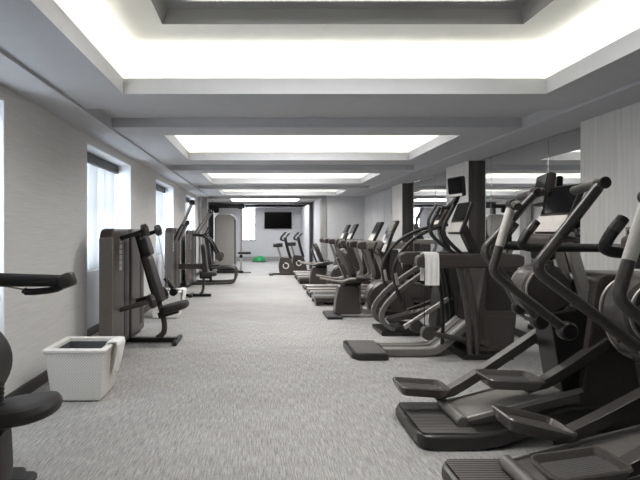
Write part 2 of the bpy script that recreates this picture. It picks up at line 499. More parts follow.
# far wall with a window opening x -0.86..-0.2, z .95..2.7
wb = MB(); fx0, fx1, fz0, fz1 = -.88, -.2, .95, 2.62
wb.box(-2.6, fx0, YE, YE+.2, 0, ZC+.2, 0); wb.box(fx1, 2.3, YE, YE+.2, 0, ZC+.2, 0); wb.box(fx0, fx1, YE, YE+.2, 0, fz0, 0)
struct('wall_back', wb, 'farwall')
bk = MB(); bk.box(-1.95, 1.95, YE-.02, YE, 0, .2, .004); struct('baseboard_back', bk, 'column')
f = MB(); f.box(fx0, fx0+.05, YE+.04, YE+.1, fz0, fz1, .004); f.box(fx1-.05, fx1, YE+.04, YE+.1, fz0, fz1, .004)
f.box(fx0, fx1, YE+.04, YE+.1, fz0, fz0+.05, .004); f.box(fx0, fx1, YE+.04, YE+.1, 1.68, 1.73, .004)
for x in (-.66, -.43): f.box(x-.02, x+.02, YE+.03, YE+.09, fz0, fz1, .003)
for z in (1.3, 2.1): f.box(fx0, fx1, YE+.03, YE+.09, z-.02, z+.02, .003)
fo = struct('window_6', f, 'column'); g = MB(); g.box(fx0, fx1, YE+.068, YE+.074, fz0, fz1, 0); g.build('pane', 'glass', fo)
wn = MB(); wn.box(-2.6, 3.9, Y0-.2, Y0, 0, ZC+.3, 0); struct('wall_front', wn, 'wall')

tv = thing('television', (.86, YE-.01, 1.92), 'black flat television on the far grey wall', 'television')
q = MB(); q.box(-.65, .65, -.07, -.02, -.4, .4, .012); q.build('casing', 'dark', tv)
q = MB(); q.box(-.63, .63, -.074, -.069, -.375, .38, .001); q.build('screen', 'screen', tv)
q = MB(); q.box(-.25, .25, -.02, .0098, -.15, .15, .004); q.build('wall_bracket', 'black', tv)
sp = thing('light_switch', (XP, 4.13, 1.36), 'small grey switch plate on the grey wood panel', 'switch')
q = MB(); q.box(-.008, 0, -.04, .04, -.055, .055, .003); q.build('plate', 'grey', sp)
q = MB(); q.box(-.012, -.007, -.016, .016, -.03, .03, .002); q.build('rocker', 'dark', sp)

# ------------------------------------------------------------------ elliptical trainers
EX = 1.0
def P(x, y, z): return (x-EX, y, z)
def pedal(root, cx, cy, h, pitch, link):
    Mx = Matrix.Translation((cx-EX, cy, h)) @ Matrix.Rotation(R(pitch), 4, 'Y')
    L, W, T = .37, .25, .07
    o = MB()
    def lp(i, z, r): return [(p[0], p[1], z) for p in rrect(L-2*i, W-2*i, r, 5)]
    o.loft([lp(.035, -T, .035), lp(.012, -T*.5, .045), lp(0, -.008, .05), lp(.006, 0, .046), lp(.018, -.001, .036), lp(.024, -.012, .03), lp(.034, -.034, .024)], Mx)
    po = o.build('pedal', 'pedalgrey', root)
    m = MB(); m.loft([[(p[0], p[1], z) for p in rrect(L-.085, W-.085, .02, 4)] for z in (-.034, -.0295)], Mx)
    m.build('pedal_mat', 'ribs', po)
    # link arm from the pedal's front to the crank disc
    e = Mx @ Vector((L/2-.03, 0, -.058)); s = Mx @ Vector((.10, 0, -.08))
    k = MB(); k.bar([tuple(s), tuple(e), (e.x+.1, e.y, e.z+.02), (link[0]-EX, cy, link[1])], .075, .062, it=2)
    k.build('link_arm', 'tube', root)
    k = MB(); k.cyl((link[0]-EX, cy-.045, link[1]), (link[0]-EX, cy+.045, link[1]), .05, 20); k.build('link_joint', 'dark', root)

def swing_arm(root, y, knee, top, piv=(1.77, .81), s=1, light=True, hook=.17):
    # s: +1 hook turns to +y
    pv, kn, tp = Vector((piv[0]-EX, y, piv[1])), Vector((knee[0]-EX, y, knee[1])), Vector((top[0]-EX, y, top[1]))
    a = MB(); d = (tp-kn); d.normalize()
    kc = kn-(Vector((.05, 0, 0)))                      # pull the corner out so that rounding passes through the knee
    a.tube([tuple(pv), tuple(pv.lerp(kc, .78)), tuple(kc), tuple(kc.lerp(tp, .22)), tuple(tp)], [.027, .025, .023, .021], 3, 12)
    ao = a.build('swing_arm', 'tube', root)
    g = MB(); g.tube([tuple(kc.lerp(tp, .38)), tuple(kc.lerp(tp, .93))], .0235, 0, 12); g.build('grip', 'lightgrip', ao, 'light grey hand grip') if light else g.build('grip', 'dark', ao)
    hk = MB(); e = tp+Vector((-.02, s*.02, 0))
    hk.tube([tuple(tp-d*.02), tuple(tp+Vector((0, s*.04, -.0))), tuple(tp+Vector((-.01, s*hook, -.02)))], .022, 2, 12); hk.build('hook_grip', 'tube', ao)
    j = MB(); j.cyl(tuple(tp+Vector((0, -.026, .0))), tuple(tp+Vector((0, .026, 0))), .027, 18); j.build('end_cap', 'dark', ao)
    k = MB(); k.cyl((pv.x, y-.032, pv.z), (pv.x, y+.032, pv.z), .052, 28, .012)
    k.build('pivot', 'dark', root)
    k = MB(); k.cyl((pv.x, y+.03, pv.z), (pv.x, y+(.14 if y < 0 else .06), pv.z), .024, 16); k.build('pivot_pin', 'dark', root)

def elliptical(yc, label, near_arm, far_arm, near_pedal, far_pedal, monitor=False, piv=((1.71, .83), (1.71, .82))):
    r = thing('elliptical_trainer', (EX, yc, 0), label, 'elliptical trainer', 'elliptical trainers in front of the grey wood panel')
    # rear platform, flat then rising forward
    b = MB()
    sec = [(1.0, .24, .02, .085), (1.03, .285, .008, .095), (1.08, .30, .0, .10), (1.34, .30, .0, .10), (1.5, .285, .015, .115), (1.75, .22, .06, .175), (2.0, .19, .11, .235), (2.2, .18, .11, .25)]
    L = []
    for x, hw, z0, z1 in sec:
        L.append([(x-EX, -hw, z0+.01), (x-EX, -hw+.012, z0), (x-EX, hw-.012, z0), (x-EX, hw, z0+.01), (x-EX, hw, z1-.02), (x-EX, hw-.012, z1-.006), (x-EX, hw-.03, z1), (x-EX, -hw+.03, z1), (x-EX, -hw+.012, z1-.006), (x-EX, -hw, z1-.02)])
    b.loft(L); b.build('platform', 'dark', r)
    t = MB()
    t.loft([[(p[0]+.225, p[1], z) for p in rrect(.40, .545, .035, 4)] for z in (.099, .1035)])
    t.build('step_mat', 'tread', r)
    # sloping centre cover with rail and roller
    k = MB(); k.prism([(1.3, .10), (1.36, .155), (2.1, .34), (2.1, .2), (1.6, .1)], -.15, .15, .006, .01); k = MB.prism(MB(), [(.3, .098), (.34, .15), (1.1, .345), (1.1, .2), (.6, .11)], -.15, .15, .006, .012); k.build('centre_cover', 'mid', r)
    k = MB()
    for y in (-.165, .165): k.bar([(.34, y, .145), (1.1, y, .34)], .02, .03, it=0)
    k.build('side_rail', 'silver', r)
    k = MB(); k.cyl((.32, -.18, .135), (.32, .18, .135), .04, 20, .008); k.build('roller', 'mid', r)
    # front foot and shell
    k = MB(); k.box(1.05, 2.1, -.31, -.2, 0, .07, .015); k.box(1.05, 2.1, .2, .31, 0, .07, .015); k.box(1.15, 1.3, -.31, .31, 0.01, .06, .01); k.build('front_foot', 'dark', r)
    k = MB(); k.prism([P(2.06, 0, .02)[::2], P(3.1, 0, .02)[::2], P(3.17, 0, .5)[::2], P(3.08, 0, .96)[::2], P(2.95, 0, 1.09)[::2], P(2.2, 0, 1.10)[::2], P(2.13, 0, .6)[::2]], -.17, .17, .03, .09, 5)
    sh = k.build('shell', 'brown', r)
    for s in (-1, 1):
        k = MB(); k.cyl((1.49, s*.165, .81), (1.49, s*.2, .81), .275, 44, .012); d = k.build('crank_disc', 'dark', r)
        k = MB(); k.ring((1.49, s*.2, .81), .255, .02, w=.012); k.build('disc_rim', 'silver', d, 'silver rim')
        k = MB(); k.bar([(1.49, s*.2, .81), (1.49, s*.235, .81)], .0, .0) if False else k.cyl((1.49, s*.2, .81), (1.49, s*.235, .81), .07, 24); k.build('disc_hub', 'tube', d)
    # rear drive box under the arms
    k = MB(); k.prism([(1.0, .30), (1.30, .28), (1.30, .80), (1.12, .865), (.91, .83)], -.13, .08, .012, .02); k.build('drive_box', 'dark', r)
    # mast
    k = MB()
    for s in (-1, 1): k.bar([(1.30, s*.1, .40), (1.20, s*.09, .85), (1.06, s*.08, 1.36)], .04, .07, it=1)
    k.build('mast', 'silver', r)
    k = MB(); k.cyl((.93, -.10, .98), (.93, .09, .98), .17, 40, .03); fa = k.build('mast_fairing', 'tube', r)
    for sg in (-1, 1):
        k = MB(); k.tube([(.93+.155*cos(R(t_)), sg*.098, .98+.155*sin(R(t_))) for t_ in range(120, 281, 10)], .008, 0, 8); k.build('fairing_trim', 'grey', fa, 'curved light grey trim')
    # fixed handlebar: two hooks
    for s in (-1, 1):
        hx, hy = (.30, .2) if monitor and s > 0 else (0, .32)
        k = MB(); k.tube([(1.06, s*.06, 1.28), (.98, s*hy*.8, 1.28), (.9, s*hy, 1.28), (.68+hx*.6, s*hy, 1.28), (.475+hx, s*hy, 1.28), (.505+hx, s*hy, 1.35), (.57+hx, s*hy, 1.43)], .024, 3, 12); h = k.build('fixed_handlebar', 'rubber', r)
        k = MB(); k.tube([(.5235+hx, s*hy, 1.3728), (.552+hx, s*hy, 1.408)], .0255, 0, 12); k.build('pulse_sensor', 'tube', h)
    # console
    k = MB(); k.prism([(.90, 1.27), (1.10, 1.25), (1.12, 1.33), (.94, 1.36), (.9, 1.34)], -.14, .14, .02, .025); co = k.build('console', 'brown', r)
    for y in (-.1, .02): 
        q = MB(); q.lathe([(.03, -.09), (.042, -.08), (.045, 0), (.04, 0), (.036, -.07), (.01, -.075)], (.92, y, 1.275), 20); q.build('cup_holder', 'black', co)
    sm = Matrix.Translation((.98, 0, 1.36)) @ Matrix.Rotation(R(22), 4, 'Y')
    q = MB(); q.box(-.012, .03, -.165, .165, 0, .36, .012, sm); q.build('screen_housing', 'dark', co)
    q = MB(); q.box(-.018, -.011, -.155, .15, .145, .345, .002, sm); q.build('screen', 'screen', co)
    q = MB(); q.box(-.02, -.011, -.16, .155, .005, .125, .004, sm); q.build('keypad', 'keypad', co, 'light grey key panel')
    q = MB(); q.bar([(1.06, 0, 1.25), (1.09, 0, 1.45), (1.13, 0, 1.6)], .07, .04, it=1); q.build('screen_bracket', 'dark', co)
    if monitor:
        q = MB(); q.tube([(1.16, .12, 1.5), (1.2, .3, 1.53), (1.18, .33, 1.60)], [.03, .045, .05], 2, 12); q.build('monitor_arm', 'black', co)
        mm = Matrix.Translation((1.15, .33, 1.66)) @ Matrix.Rotation(R(10), 4, 'Y') @ Matrix.Rotation(R(-12), 4, 'Z')
        q = MB(); q.box(-.03, .03, -.11, .12, -.09, .15, .012, mm); mo = q.build('monitor', 'dark', co)
        q = MB(); q.box(-.034, -.029, -.1, .11, -.03, .14, .001, mm); q.build('monitor_screen', 'screen', co)
    for (kn, tp), y, s in ((near_arm, -.27, 1), (far_arm, .27, -1)): swing_arm(r, y, kn, tp, s=s, light=(y > 0 and not monitor), hook=.17 if y < 0 else .08, piv=piv[0] if y < 0 else piv[1])
    for (cx, h, pt, lk), y in ((near_pedal, -.16), (far_pedal, .16)): pedal(r, cx, y, h, pt, lk)
    return r

elliptical(1.47, 'elliptical trainer cut off by the right edge of the photo, only its arm showing', ((1.25, 1.21), (1.53, 1.6)), ((1.37, 1.12), (1.44, 1.50)), (1.4, .34, 6, (2.45, .85)), (1.65, .30, -6, (2.49, .72)))
elliptical(2.35, 'elliptical trainer nearest in front, ribbed step and tray pedals in the lower right', ((1.262, 1.205), (1.513, 1.587)), ((1.342, 1.145), (1.405, 1.526)), (1.485, .30, -8, (2.46, .78)), (1.46, .375, 13, (2.47, .72)))
elliptical(3.23, 'elliptical trainer with whole ribbed platform and tilted screen, beside the grey panel', ((1.45, 1.255), (1.735, 1.62)), ((1.74, 1.23), (2.07, 1.68)), (1.63, .436, 2, (2.47, .80)), (1.16, .28, 4, (2.42, .92)), True, ((1.76, .81), (1.93, .81)))

# ------------------------------------------------------------------ lateral trainer with long padded arms (towel hangs on it)
def lateral_trainer(yc):
    r = thing('lateral_trainer', (0, yc, 0), 'lateral cardio trainer with two long padded side arms and flat step platform', 'cardio machine')
    k = MB()
    pts = [(.99, .30), (1.02, .33), (1.375, .33), (1.375, -.33), (1.05, -.33), (.99, -.25)]
    L = [[(x, y, z) for x, y in fillet(inset(pts, i), .03)] for z, i in ((0, .008), (.008, 0), (.06, 0), (.07, .01))]
    k.loft(L); k.build('platform', 'dark', r)
    k = MB(); k.box(1.03, 1.36, -.30, .30, .07, .074, .001); k.build('step_mat', 'tread', r)
    for s in (-1, 1):
        k = MB(); k.bar([(1.37, s*.10, .045), (1.85, s*.10, .045), (1.97, s*.10, .07), (2.30, s*.10, .36)], .17, .07, it=1); ra = k.build('base_rail', 'mid', r)
        k = MB(); k.bar([(1.36, s*.13, .083), (1.84, s*.13, .083), (1.95, s*.13, .105), (2.28, s*.13, .395)], .06, .008, it=1, b=.002); k.build('rail_strip', 'silver', ra)
    k = MB(); k.prism([(2.17, 0), (2.72, 0), (2.70, .07), (2.2, .07)], -.31, .31, .01, .015); k.build('base_foot', 'dark', r)
    k = MB(); k.prism([(2.30, .06), (2.74, .06), (2.78, .5), (2.80, 1.10), (2.62, 1.16), (2.42, 1.0), (2.34, .5)], -.27, .27, .04, .07, 4); bo = k.build('shell', 'brown', r)
    k = MB(); k.prism([(2.40, .12), (2.72, .12), (2.74, .47), (2.40, .47)], -.284, -.26, .012, .05); k.build('lower_panel', 'brown', bo)
    k = MB(); k.prism([(2.42, .52), (2.73, .52), (2.74, .95), (2.44, .95)], -.278, -.26, .01, .05); k.build('upper_panel', 'dark', bo)
    for s in (-1, 1):
        k = MB(); z = 1.06; h = .075; y0 = s*.3
        L = []
        for x, q in ((1.665, .3), (1.675, .62), (1.70, .85), (1.745, 1), (2.3, 1), (2.62, 1.0), (2.75, .98), (2.80, .7)):
            L.append([(x, y0+p[0], z+p[1]) for p in rrect(.12*(.6+.4*q), 2*h*q, .035*q, 4)])
        k.loft(L); k.build('side_arm', 'brown', r)
        for dx in (0, .08):
            k = MB(); k.tube([(2.13+dx, s*.29, 1.0), (2.18+dx, s*.3, .75), (2.235+dx, s*.3, .4), (2.25+dx, s*.29, .06)], .03, 2, 12); k.build('curved_strut', 'tube', r)
        q = .25 if s > 0 else 0; k = MB(); k.tube([(1.9+q, s*.22, 1.0), (1.97+q, s*.22, .75), (2.0+q, s*.2, .35), (2.0+q, s*.16, .1)], .02, 2, 10); k.build('inner_strut', 'black', r)
        k = MB(); k.tube([(1.82, s*.2, .27), (2.3, s*.24, .19)], .028, 0, 12); k.build('link_rod', 'tube', r)
        k = MB(); k.cyl((1.83, s*.2-.045, .27), (1.83, s*.2+.045, .27), .075, 24, .01); k.build('rod_hub', 'tube', r)
        k = MB(); k.box(2.33, 2.48, s*.24-.05, s*.24+.05, .13, .25, .03); k.build('rod_end', 'tube', r)
    k = MB(); k.tube([(1.80, -.2, .27), (1.78, -.23, .6), (1.77, -.29, .98)], .005, 1, 6); k.build('cable', 'black', r)
    k = MB(); k.bar([(1.7, .2, .25), (2.25, .22, .60)], .04, .05, it=0); k.build('brace', 'silver', r)
    # handlebars
    for s in (-1, 1):
        k = MB(); k.tube([(2.25, s*.1, 1.12), (2.05, s*.17, 1.28), (1.98, s*.2, 1.40), (2.12, s*.2, 1.66)], .021, 2, 10); k.build('handlebar', 'rubber', r)
    # console
    k = MB(); k.bar([(2.45, 0, 1.1), (2.36, 0, 1.28), (2.28, 0, 1.45)], .12, .08, it=1); k.build('console_neck', 'dark', r)
    sm = Matrix.Translation((2.20, 0, 1.36)) @ Matrix.Rotation(R(20), 4, 'Y')
    q = MB(); q.box(-.01, .035, -.18, .17, -.01, .37, .012, sm); co = q.build('console', 'dark', r)
    q = MB(); q.box(-.016, -.009, -.165, .155, .14, .355, .002, sm); q.build('screen', 'screen', co)
    q = MB(); q.box(-.018, -.009, -.165, .155, .005, .12, .004, sm); q.build('keypad', 'keypad', co, 'light grey key panel')
    return r
lateral_trainer(5.33)

# towel over the near side arm
def hung_towel(name, cx, cy, ztop, w, front, back, thick, label, along='x'):
    # cloth folded over an arm running along x: strip in y-z, extruded along x
    t = MB(); pts = [(-thick/2-.008, -front), (-thick/2-.012, -front*.6), (-thick/2-.006, -.06), (-thick/2+.005, -.005), (0, .008), (thick/2-.005, -.005), (thick/2+.006, -.06), (thick/2+.01, -back)]
    P2 = [Vector((a, b)) for a, b in pts]
    n = []
    for i in range(len(P2)):
        tt = (P2[min(i+1, len(P2)-1)]-P2[max(i-1, 0)]).normalized(); n.append(Vector((-tt.y, tt.x)))
    outer = [P2[i]+n[i]*.006 for i in range(len(P2))]; inner = [P2[i]-n[i]*.006 for i in range(len(P2))]
    ring = outer+inner[::-1]; L = []
    N = 14
    for k in range(N+1):
        u = k/N-.5; e = .0 if 0 < k < N else -.003
        row = []
        for p in ring:
            dep = max(0, -p.y); wob = .006*sin(u*17+dep*5)*min(1, dep/.1)
            xx = cx+u*w*(1-.06*min(1, dep/.3)) if along == 'x' else 0
            if along == 'x': row.append((cx+u*w*(1-.05*dep), cy+p.x+wob, ztop+p.y))
            else: row.append((cx+p.x+wob, cy+u*w*(1-.05*dep), ztop+p.y))
        L.append(row)
    t.loft(L)
    return tag(t.build(name, 'towel', ang=70), label, 'towel')
hung_towel('towel', 1.815, 5.03, 1.142, .15, .335, .30, .13, 'white towel draped over the near padded arm of the lateral trainer')

# ------------------------------------------------------------------ arc climber behind it
def arc_climber(yc):
    r = thing('arc_climber', (0, yc, 0), 'climber with tall curved tube handles and small raised monitor, behind lateral trainer', 'cardio machine')
    for s in (-1, 1):
        y = s*.22
        k = MB()
        k.bar([(1.78, y, .07), (1.62, y, .16), (1.60, y, .32), (1.80, y, .56), (2.1, y, .78), (2.45, y, 1.0)], .07, .06, it=3); k.build('frame_rail', 'mid', r)
        k = MB(); k.tube([(1.86, y*1.25, .45), (1.79, y*1.25, .62), (1.74, y*1.25, .87), (1.84, y*1.25, 1.10), (2.0, y*1.2, 1.27), (2.22, y, 1.39), (2.5, y*.8, 1.47)], .024, 3, 12); a = k.build('curved_handle', 'rubber', r)
        k = MB(); k.tube([(1.80, y*1.25, .675), (1.77, y*1.25, .83)], .03, 0, 12); k.build('handle_sleeve', 'silver', a, 'silver lower sleeve')
        k = MB(); k.tube([(2.3, s*.2, 1.32), (2.2, s*.24, 1.5), (2.32, s*.25, 1.72)], .02, 2, 10); k.build('fixed_handlebar', 'tube', r)
        Mx = Matrix.Translation((1.90, s*.15, .27)) @ Matrix.Rotation(R(10*s-4), 4, 'Y'); k = MB()
        def lp(i, z): return [(p[0], p[1], z) for p in rrect(.44-2*i, .17-2*i, .05, 4)]
        k.loft([lp(.02, -.07), lp(0, -.01), lp(.004, 0), lp(.018, -.002), lp(.03, -.03)], Mx); pe = k.build('pedal', 'tube', r)
        k = MB(); k.bar([(2.08, s*.15, .27), (2.5, s*.17, .42)], .06, .05, it=0); k.build('link_arm', 'tube', r)
    k = MB(); k.prism([(1.60, .0), (2.1, .0), (2.1, .10), (1.95, .10), (1.86, .06), (1.60, .06)], -.27, .27, .012, .02); k.build('base', 'dark', r)
    k = MB(); k.box(2.05, 3.0, -.2, .2, .0, .07, .01); k.build('base_beam', 'dark', r)
    k = MB(); k.prism([(2.35, .05), (3.0, .05), (3.02, .7), (2.8, 1.1), (2.5, 1.12), (2.42, .7)], -.16, .16, .03, .08, 4); k.build('shell', 'tube', r)
    k = MB(); k.bar([(2.6, 0, 1.05), (2.45, 0, 1.45), (2.52, 0, 1.72)], .10, .07, it=1); k.build('mast', 'dark', r)
    sm = Matrix.Translation((2.40, 0, 1.45)) @ Matrix.Rotation(R(28), 4, 'Y')
    q = MB(); q.box(-.02, .03, -.15, .15, 0, .25, .015, sm); co = q.build('console', 'brown', r)
    q = MB(); q.box(-.026, -.019, -.12, .12, .09, .23, .002, sm); q.build('screen', 'screen', co)
    q = MB(); q.box(-.026, -.019, -.12, .12, .015, .075, .002, sm); q.build('keypad', 'keypad', co, 'light grey key panel')
    q = MB(); q.tube([(2.5, 0, 1.62), (2.66, 0, 1.75), (2.72, 0, 1.88)], [.06, .05, .035], 2, 12); q.build('monitor_neck', 'black', r)
    mm = Matrix.Translation((2.70, 0, 1.985)) @ Matrix.Rotation(R(-4), 4, 'Y') @ Matrix.Rotation(R(22), 4, 'Z')
    q = MB(); q.box(-.035, .035, -.13, .13, -.13, .14, .014, mm); mo = q.build('monitor', 'black', r)
    q = MB(); q.box(-.04, -.034, -.118, .118, -.08, .125, .001, mm); q.build('monitor_screen', 'screen', mo)
    q = MB(); q.box(-.041, -.034, -.118, .118, -.125, -.095, .001, mm); q.build('monitor_keys', 'keypad', mo)
    return r
arc_climber(6.45)

# ------------------------------------------------------------------ recumbent bikes
def recumbent(yc, label):
    r = thing('recumbent_bike', (1.0, yc, 0), label, 'exercise bike', 'recumbent bikes between the treadmills')
    k = MB(); k.box(.05, .30, -.27, .27, 0, .055, .02); k.build('rear_foot', 'rubber', r)
    k = MB(); k.prism([(.19, .05), (.63, .05), (.58, .30), (.60, .50), (.27, .52), (.22, .3)], -.12, .12, .02, .05, 4); k.build('rear_shell', 'brown', r)
    k = MB(); k.bar([(.60, 0, .50), (.58, 0, .28), (.62, 0, .10), (.75, 0, .075), (1.35, 0, .075)], .14, .07, it=3); k.build('frame_rail', 'grey', r)
    Mx = Matrix.Translation((.50, 0, .56)) @ Matrix.Rotation(R(-6), 4, 'Y'); k = MB(); k.pad(.42, .40, .085, .1, Mx); k.build('seat', 'pad', r)
    k = MB(); k.box(.36, .62, -.08, .08, .50, .57, .01); k.build('seat_carriage', 'black', r)
    Mx = Matrix.Translation((.475, 0, .62)) @ Matrix.Rotation(R(-22), 4, 'Y') @ Matrix.Translation((0, 0, .25)) @ Matrix.Rotation(R(90), 4, 'Y')
    k = MB(); k.pad(.50, .40, .085, .12, Mx); bk = k.build('backrest', 'pad', r)
    k = MB(); k.bar([(.42, 0, .56), (.36, 0, .68), (.25, 0, .95)], .12, .04, it=1); k.build('backrest_bracket', 'tube', r)
    for s in (-1, 1):
        k = MB(); k.tube([(-.06, s*.26, .645), (.28, s*.26, .58), (.42, s*.24, .64), (.72, s*.26, .635)], .02, 2, 10); hb = k.build('side_handle', 'grey', r)
        k = MB(); k.tube([(.5, s*.2525, .638), (.73, s*.26, .637)], .024, 0, 10); k.build('grip', 'rubber', hb)
    k = MB(); k.cyl((1.02, -.15, .29), (1.02, .15, .29), .31, 40, .04); k.build('flywheel_cover', 'tube', r)
    k = MB(); k.prism([(1.0, .0), (1.5, .0), (1.5, .12), (1.35, .5), (1.05, .58)], -.13, .13, .02, .05); k.build('front_shell', 'brown', r)
    k = MB(); k.box(1.25, 1.45, -.27, .27, 0, .055, .02); k.build('front_foot', 'rubber', r)
    for s in (-1, 1):
        k = MB(); k.bar([(1.0, s*.17, .3), (1.0-s*.05, s*.17, .3+s*.17)], .03, .035, it=0); k.box(.95-s*.05, 1.05-s*.05, s*.19-.05, s*.19+.05, .29+s*.17, .32+s*.17, .008); k.build('crank', 'black', r)
    k = MB(); k.bar([(1.08, 0, .5), (1.03, 0, .8), (1.06, 0, 1.08)], .09, .10, it=1); k.build('mast', 'dark', r)
    for s in (-1, 1):
        k = MB(); k.tube([(1.04, s*.05, .98), (.94, s*.2, 1.0), (.88, s*.22, 1.06), (.95, s*.22, 1.2)], .018, 2, 10); k.build('handlebar', 'rubber', r)
    sm = Matrix.Translation((.99, 0, 1.04)) @ Matrix.Rotation(R(20), 4, 'Y')
    q = MB(); q.box(-.01, .035, -.15, .15, 0, .34, .012, sm); co = q.build('console', 'dark', r)
    q = MB(); q.box(-.016, -.009, -.14, .14, .16, .325, .002, sm); q.build('screen', 'screen', co)
    q = MB(); q.box(-.016, -.009, -.14, .14, .01, .135, .004, sm); q.build('keypad', 'keypad', co, 'light grey key panel')
    return r
rb = recumbent(7.62, 'nearer recumbent bike with black reclined seat, in front of the first treadmills')
rb2 = copy_tree(rb); rb2.location.y = 11.45; rb2['label'] = 'farther recumbent bike, its reclined seat beside the far portal column'

# ------------------------------------------------------------------ treadmills
def treadmill(yc, label):
    r = thing('treadmill', (1.0, yc, 0), label, 'treadmill', 'treadmills facing the mirror wall')
    k = MB(); k.box(.03, 2.15, -.36, .36, .05, .17, .02); k.build('deck', 'brown', r)
    k = MB(); k.box(.06, 1.62, -.25, .25, .17, .176, .001); k.build('running_belt', 'rubber', r)
    for s in (-1, 1):
        k = MB(); k.box(.0, 1.7, s*.32-.07, s*.32+.07, .13, .195, .015); k.build('foot_rail', 'grey', r)
        k = MB(); k.box(.04, .2, s*.33-.05, s*.33+.05, 0, .06, .012); k.build('rear_foot', 'dark', r)
        k = MB(); k.bar([(1.05, s*.38, .5), (1.18, s*.38, .42), (1.32, s*.38, .5), (1.22, s*.38, .8), (1.12, s*.38, 1.07)], .06, .075, it=2); k.build('upright', 'grey', r)
        k = MB(); k.prism([(1.32, .12), (1.75, .12), (1.55, 1.05), (1.30, 1.05)], s*.40-.03, s*.40+.03, .015, .03); k.build('side_shell', 'brown', r)
        k = MB(); L = []
        for x, q in ((.86, .4), (.87, .7), (.90, .92), (.95, 1), (1.5, 1), (1.72, .95), (1.75, .6)):
            L.append([(x, s*.39+p[0], 1.12+p[1]) for p in rrect(.09*(.5+.5*q), .125*q, .03*q, 4)])
        k.loft(L); a = k.build('side_arm', 'grey', r)
        k = MB(); L = []
        for x, q in ((.80, .5), (.815, .85), (.85, 1.05), (.96, 1.07)):
            L.append([(x, s*.39+p[0], 1.12+p[1]) for p in rrect(.095*(.5+.5*q), .13*q, .03*q, 4)])
        k.loft(L); k.build('arm_end', 'brown', a, 'dark brown arm end')
    k = MB(); k.prism([(1.6, .1), (2.2, .1), (2.22, .3), (2.0, .42), (1.75, .40), (1.6, .22)], -.36, .36, .03, .06, 4); k.build('motor_cover', 'tube', r)
    k = MB(); k.bar([(1.4, -.36, 1.13), (1.4, .36, 1.13)], .12, .06, it=0, side=(1, 0, 0)); k.build('cross_bar', 'tube', r)
    sm = Matrix.Translation((1.40, 0, 1.17)) @ Matrix.Rotation(R(26), 4, 'Y')
    q = MB(); q.box(-.01, .05, -.22, .22, 0, .47, .015, sm); co = q.build('console', 'dark', r)
    q = MB(); q.box(-.017, -.009, -.2, .2, .19, .45, .002, sm); q.build('screen', 'screen', co)
    q = MB(); q.box(-.017, -.009, -.2, .2, .01, .16, .004, sm); q.build('keypad', 'keypad', co, 'light grey key panel')
    return r
t0 = treadmill(9.1, 'nearest treadmill of the four, just behind the nearer recumbent bike')
for y, lab in ((10.2, 'second treadmill from the front, between nearest treadmill and the farther recumbent bike'), (12.75, 'third treadmill from the front, just beyond the farther recumbent bike'), (13.85, 'farthest treadmill, close to the partition wall')):
    t = copy_tree(t0); t.location.y = y; t['label'] = lab

# ------------------------------------------------------------------ far upright bikes
def upright_bike(loc, rz, label):
    r = thing('upright_bike', loc, label, 'exercise bike', 'upright bikes near the far room', rz)
    k = MB(); k.prism([(-.22, .03), (.28, .03), (.22, .30), (.12, .55), (-.2, .58), (-.25, .3)], -.10, .10, .025, .06, 4); sh = k.build('shell', 'brown', r)
    for sg in (-1, 1):
        k = MB(); k.ring((-.02, sg*.102, .30), .085, .018, w=.004); k.build('crank_ring', 'white', sh, 'pale ring around the crank')
    k = MB(); k.box(-.55, -.42, -.26, .26, 0, .05, .012); k.box(.45, .58, -.26, .26, 0, .05, .012); k.box(-.45, .5, -.04, .04, .01, .06, .01); k.build('base', 'dark', r)
    k = MB(); k.bar([(-.15, 0, .5), (-.28, 0, .92)], .05, .07, it=0); k.build('seat_post', 'grey', r)
    Mx = Matrix.Translation((-.28, 0, .92)); k = MB(); k.loft([[(-.14+x*.30, y*w*.5, z) for x, y in [(0, -.8), (0, .8), (.3, 1), (.6, .45), (1, .28), (1, -.28), (.6, -.45), (.3, -1)]] for z, w in ((-.03, .24), (.02, .32), (.07, .31), (.095, .22))], Mx); k.build('saddle', 'pad', r)
    k = MB(); k.bar([(.14, 0, .5), (.02, 0, .9), (-.04, 0, 1.2)], .12, .09, it=1); k.build('mast', 'dark', r)
    for s in (-1, 1):
        k = MB(); k.tube([(-.02, s*.03, 1.1), (-.10, s*.18, 1.1), (-.18, s*.22, 1.12), (-.16, s*.2, 1.22), (-.02, s*.16, 1.36)], .027, 2, 8); k.build('handlebar', 'rubber', r)
        k = MB(); k.bar([(0, s*.12, .3), (s*.12, s*.12, .3-.1*s)], .025, .03, it=0); k.box(s*.12-.05, s*.12+.05, s*.15-.04, s*.15+.04, .285-.1*s, .315-.1*s, .008); k.build('crank', 'black', r)
    sm = Matrix.Translation((-.04, 0, 1.17)) @ Matrix.Rotation(R(42), 4, 'Y'); q = MB(); q.box(-.02, .02, -.12, .12, 0, .22, .012, sm); co = q.build('console', 'dark', r)
    q = MB(); q.box(-.026, -.019, -.1, .1, .08, .2, .002, sm); q.build('screen', 'screen', co)
    return r
upright_bike((.84, 15.0, 0), 0, 'upright exercise bike nearest the aisle, pale ring on its shell facing the camera')
upright_bike((1.36, 16.3, 0), 0, 'upright exercise bike farther back, right beside the black portal post')

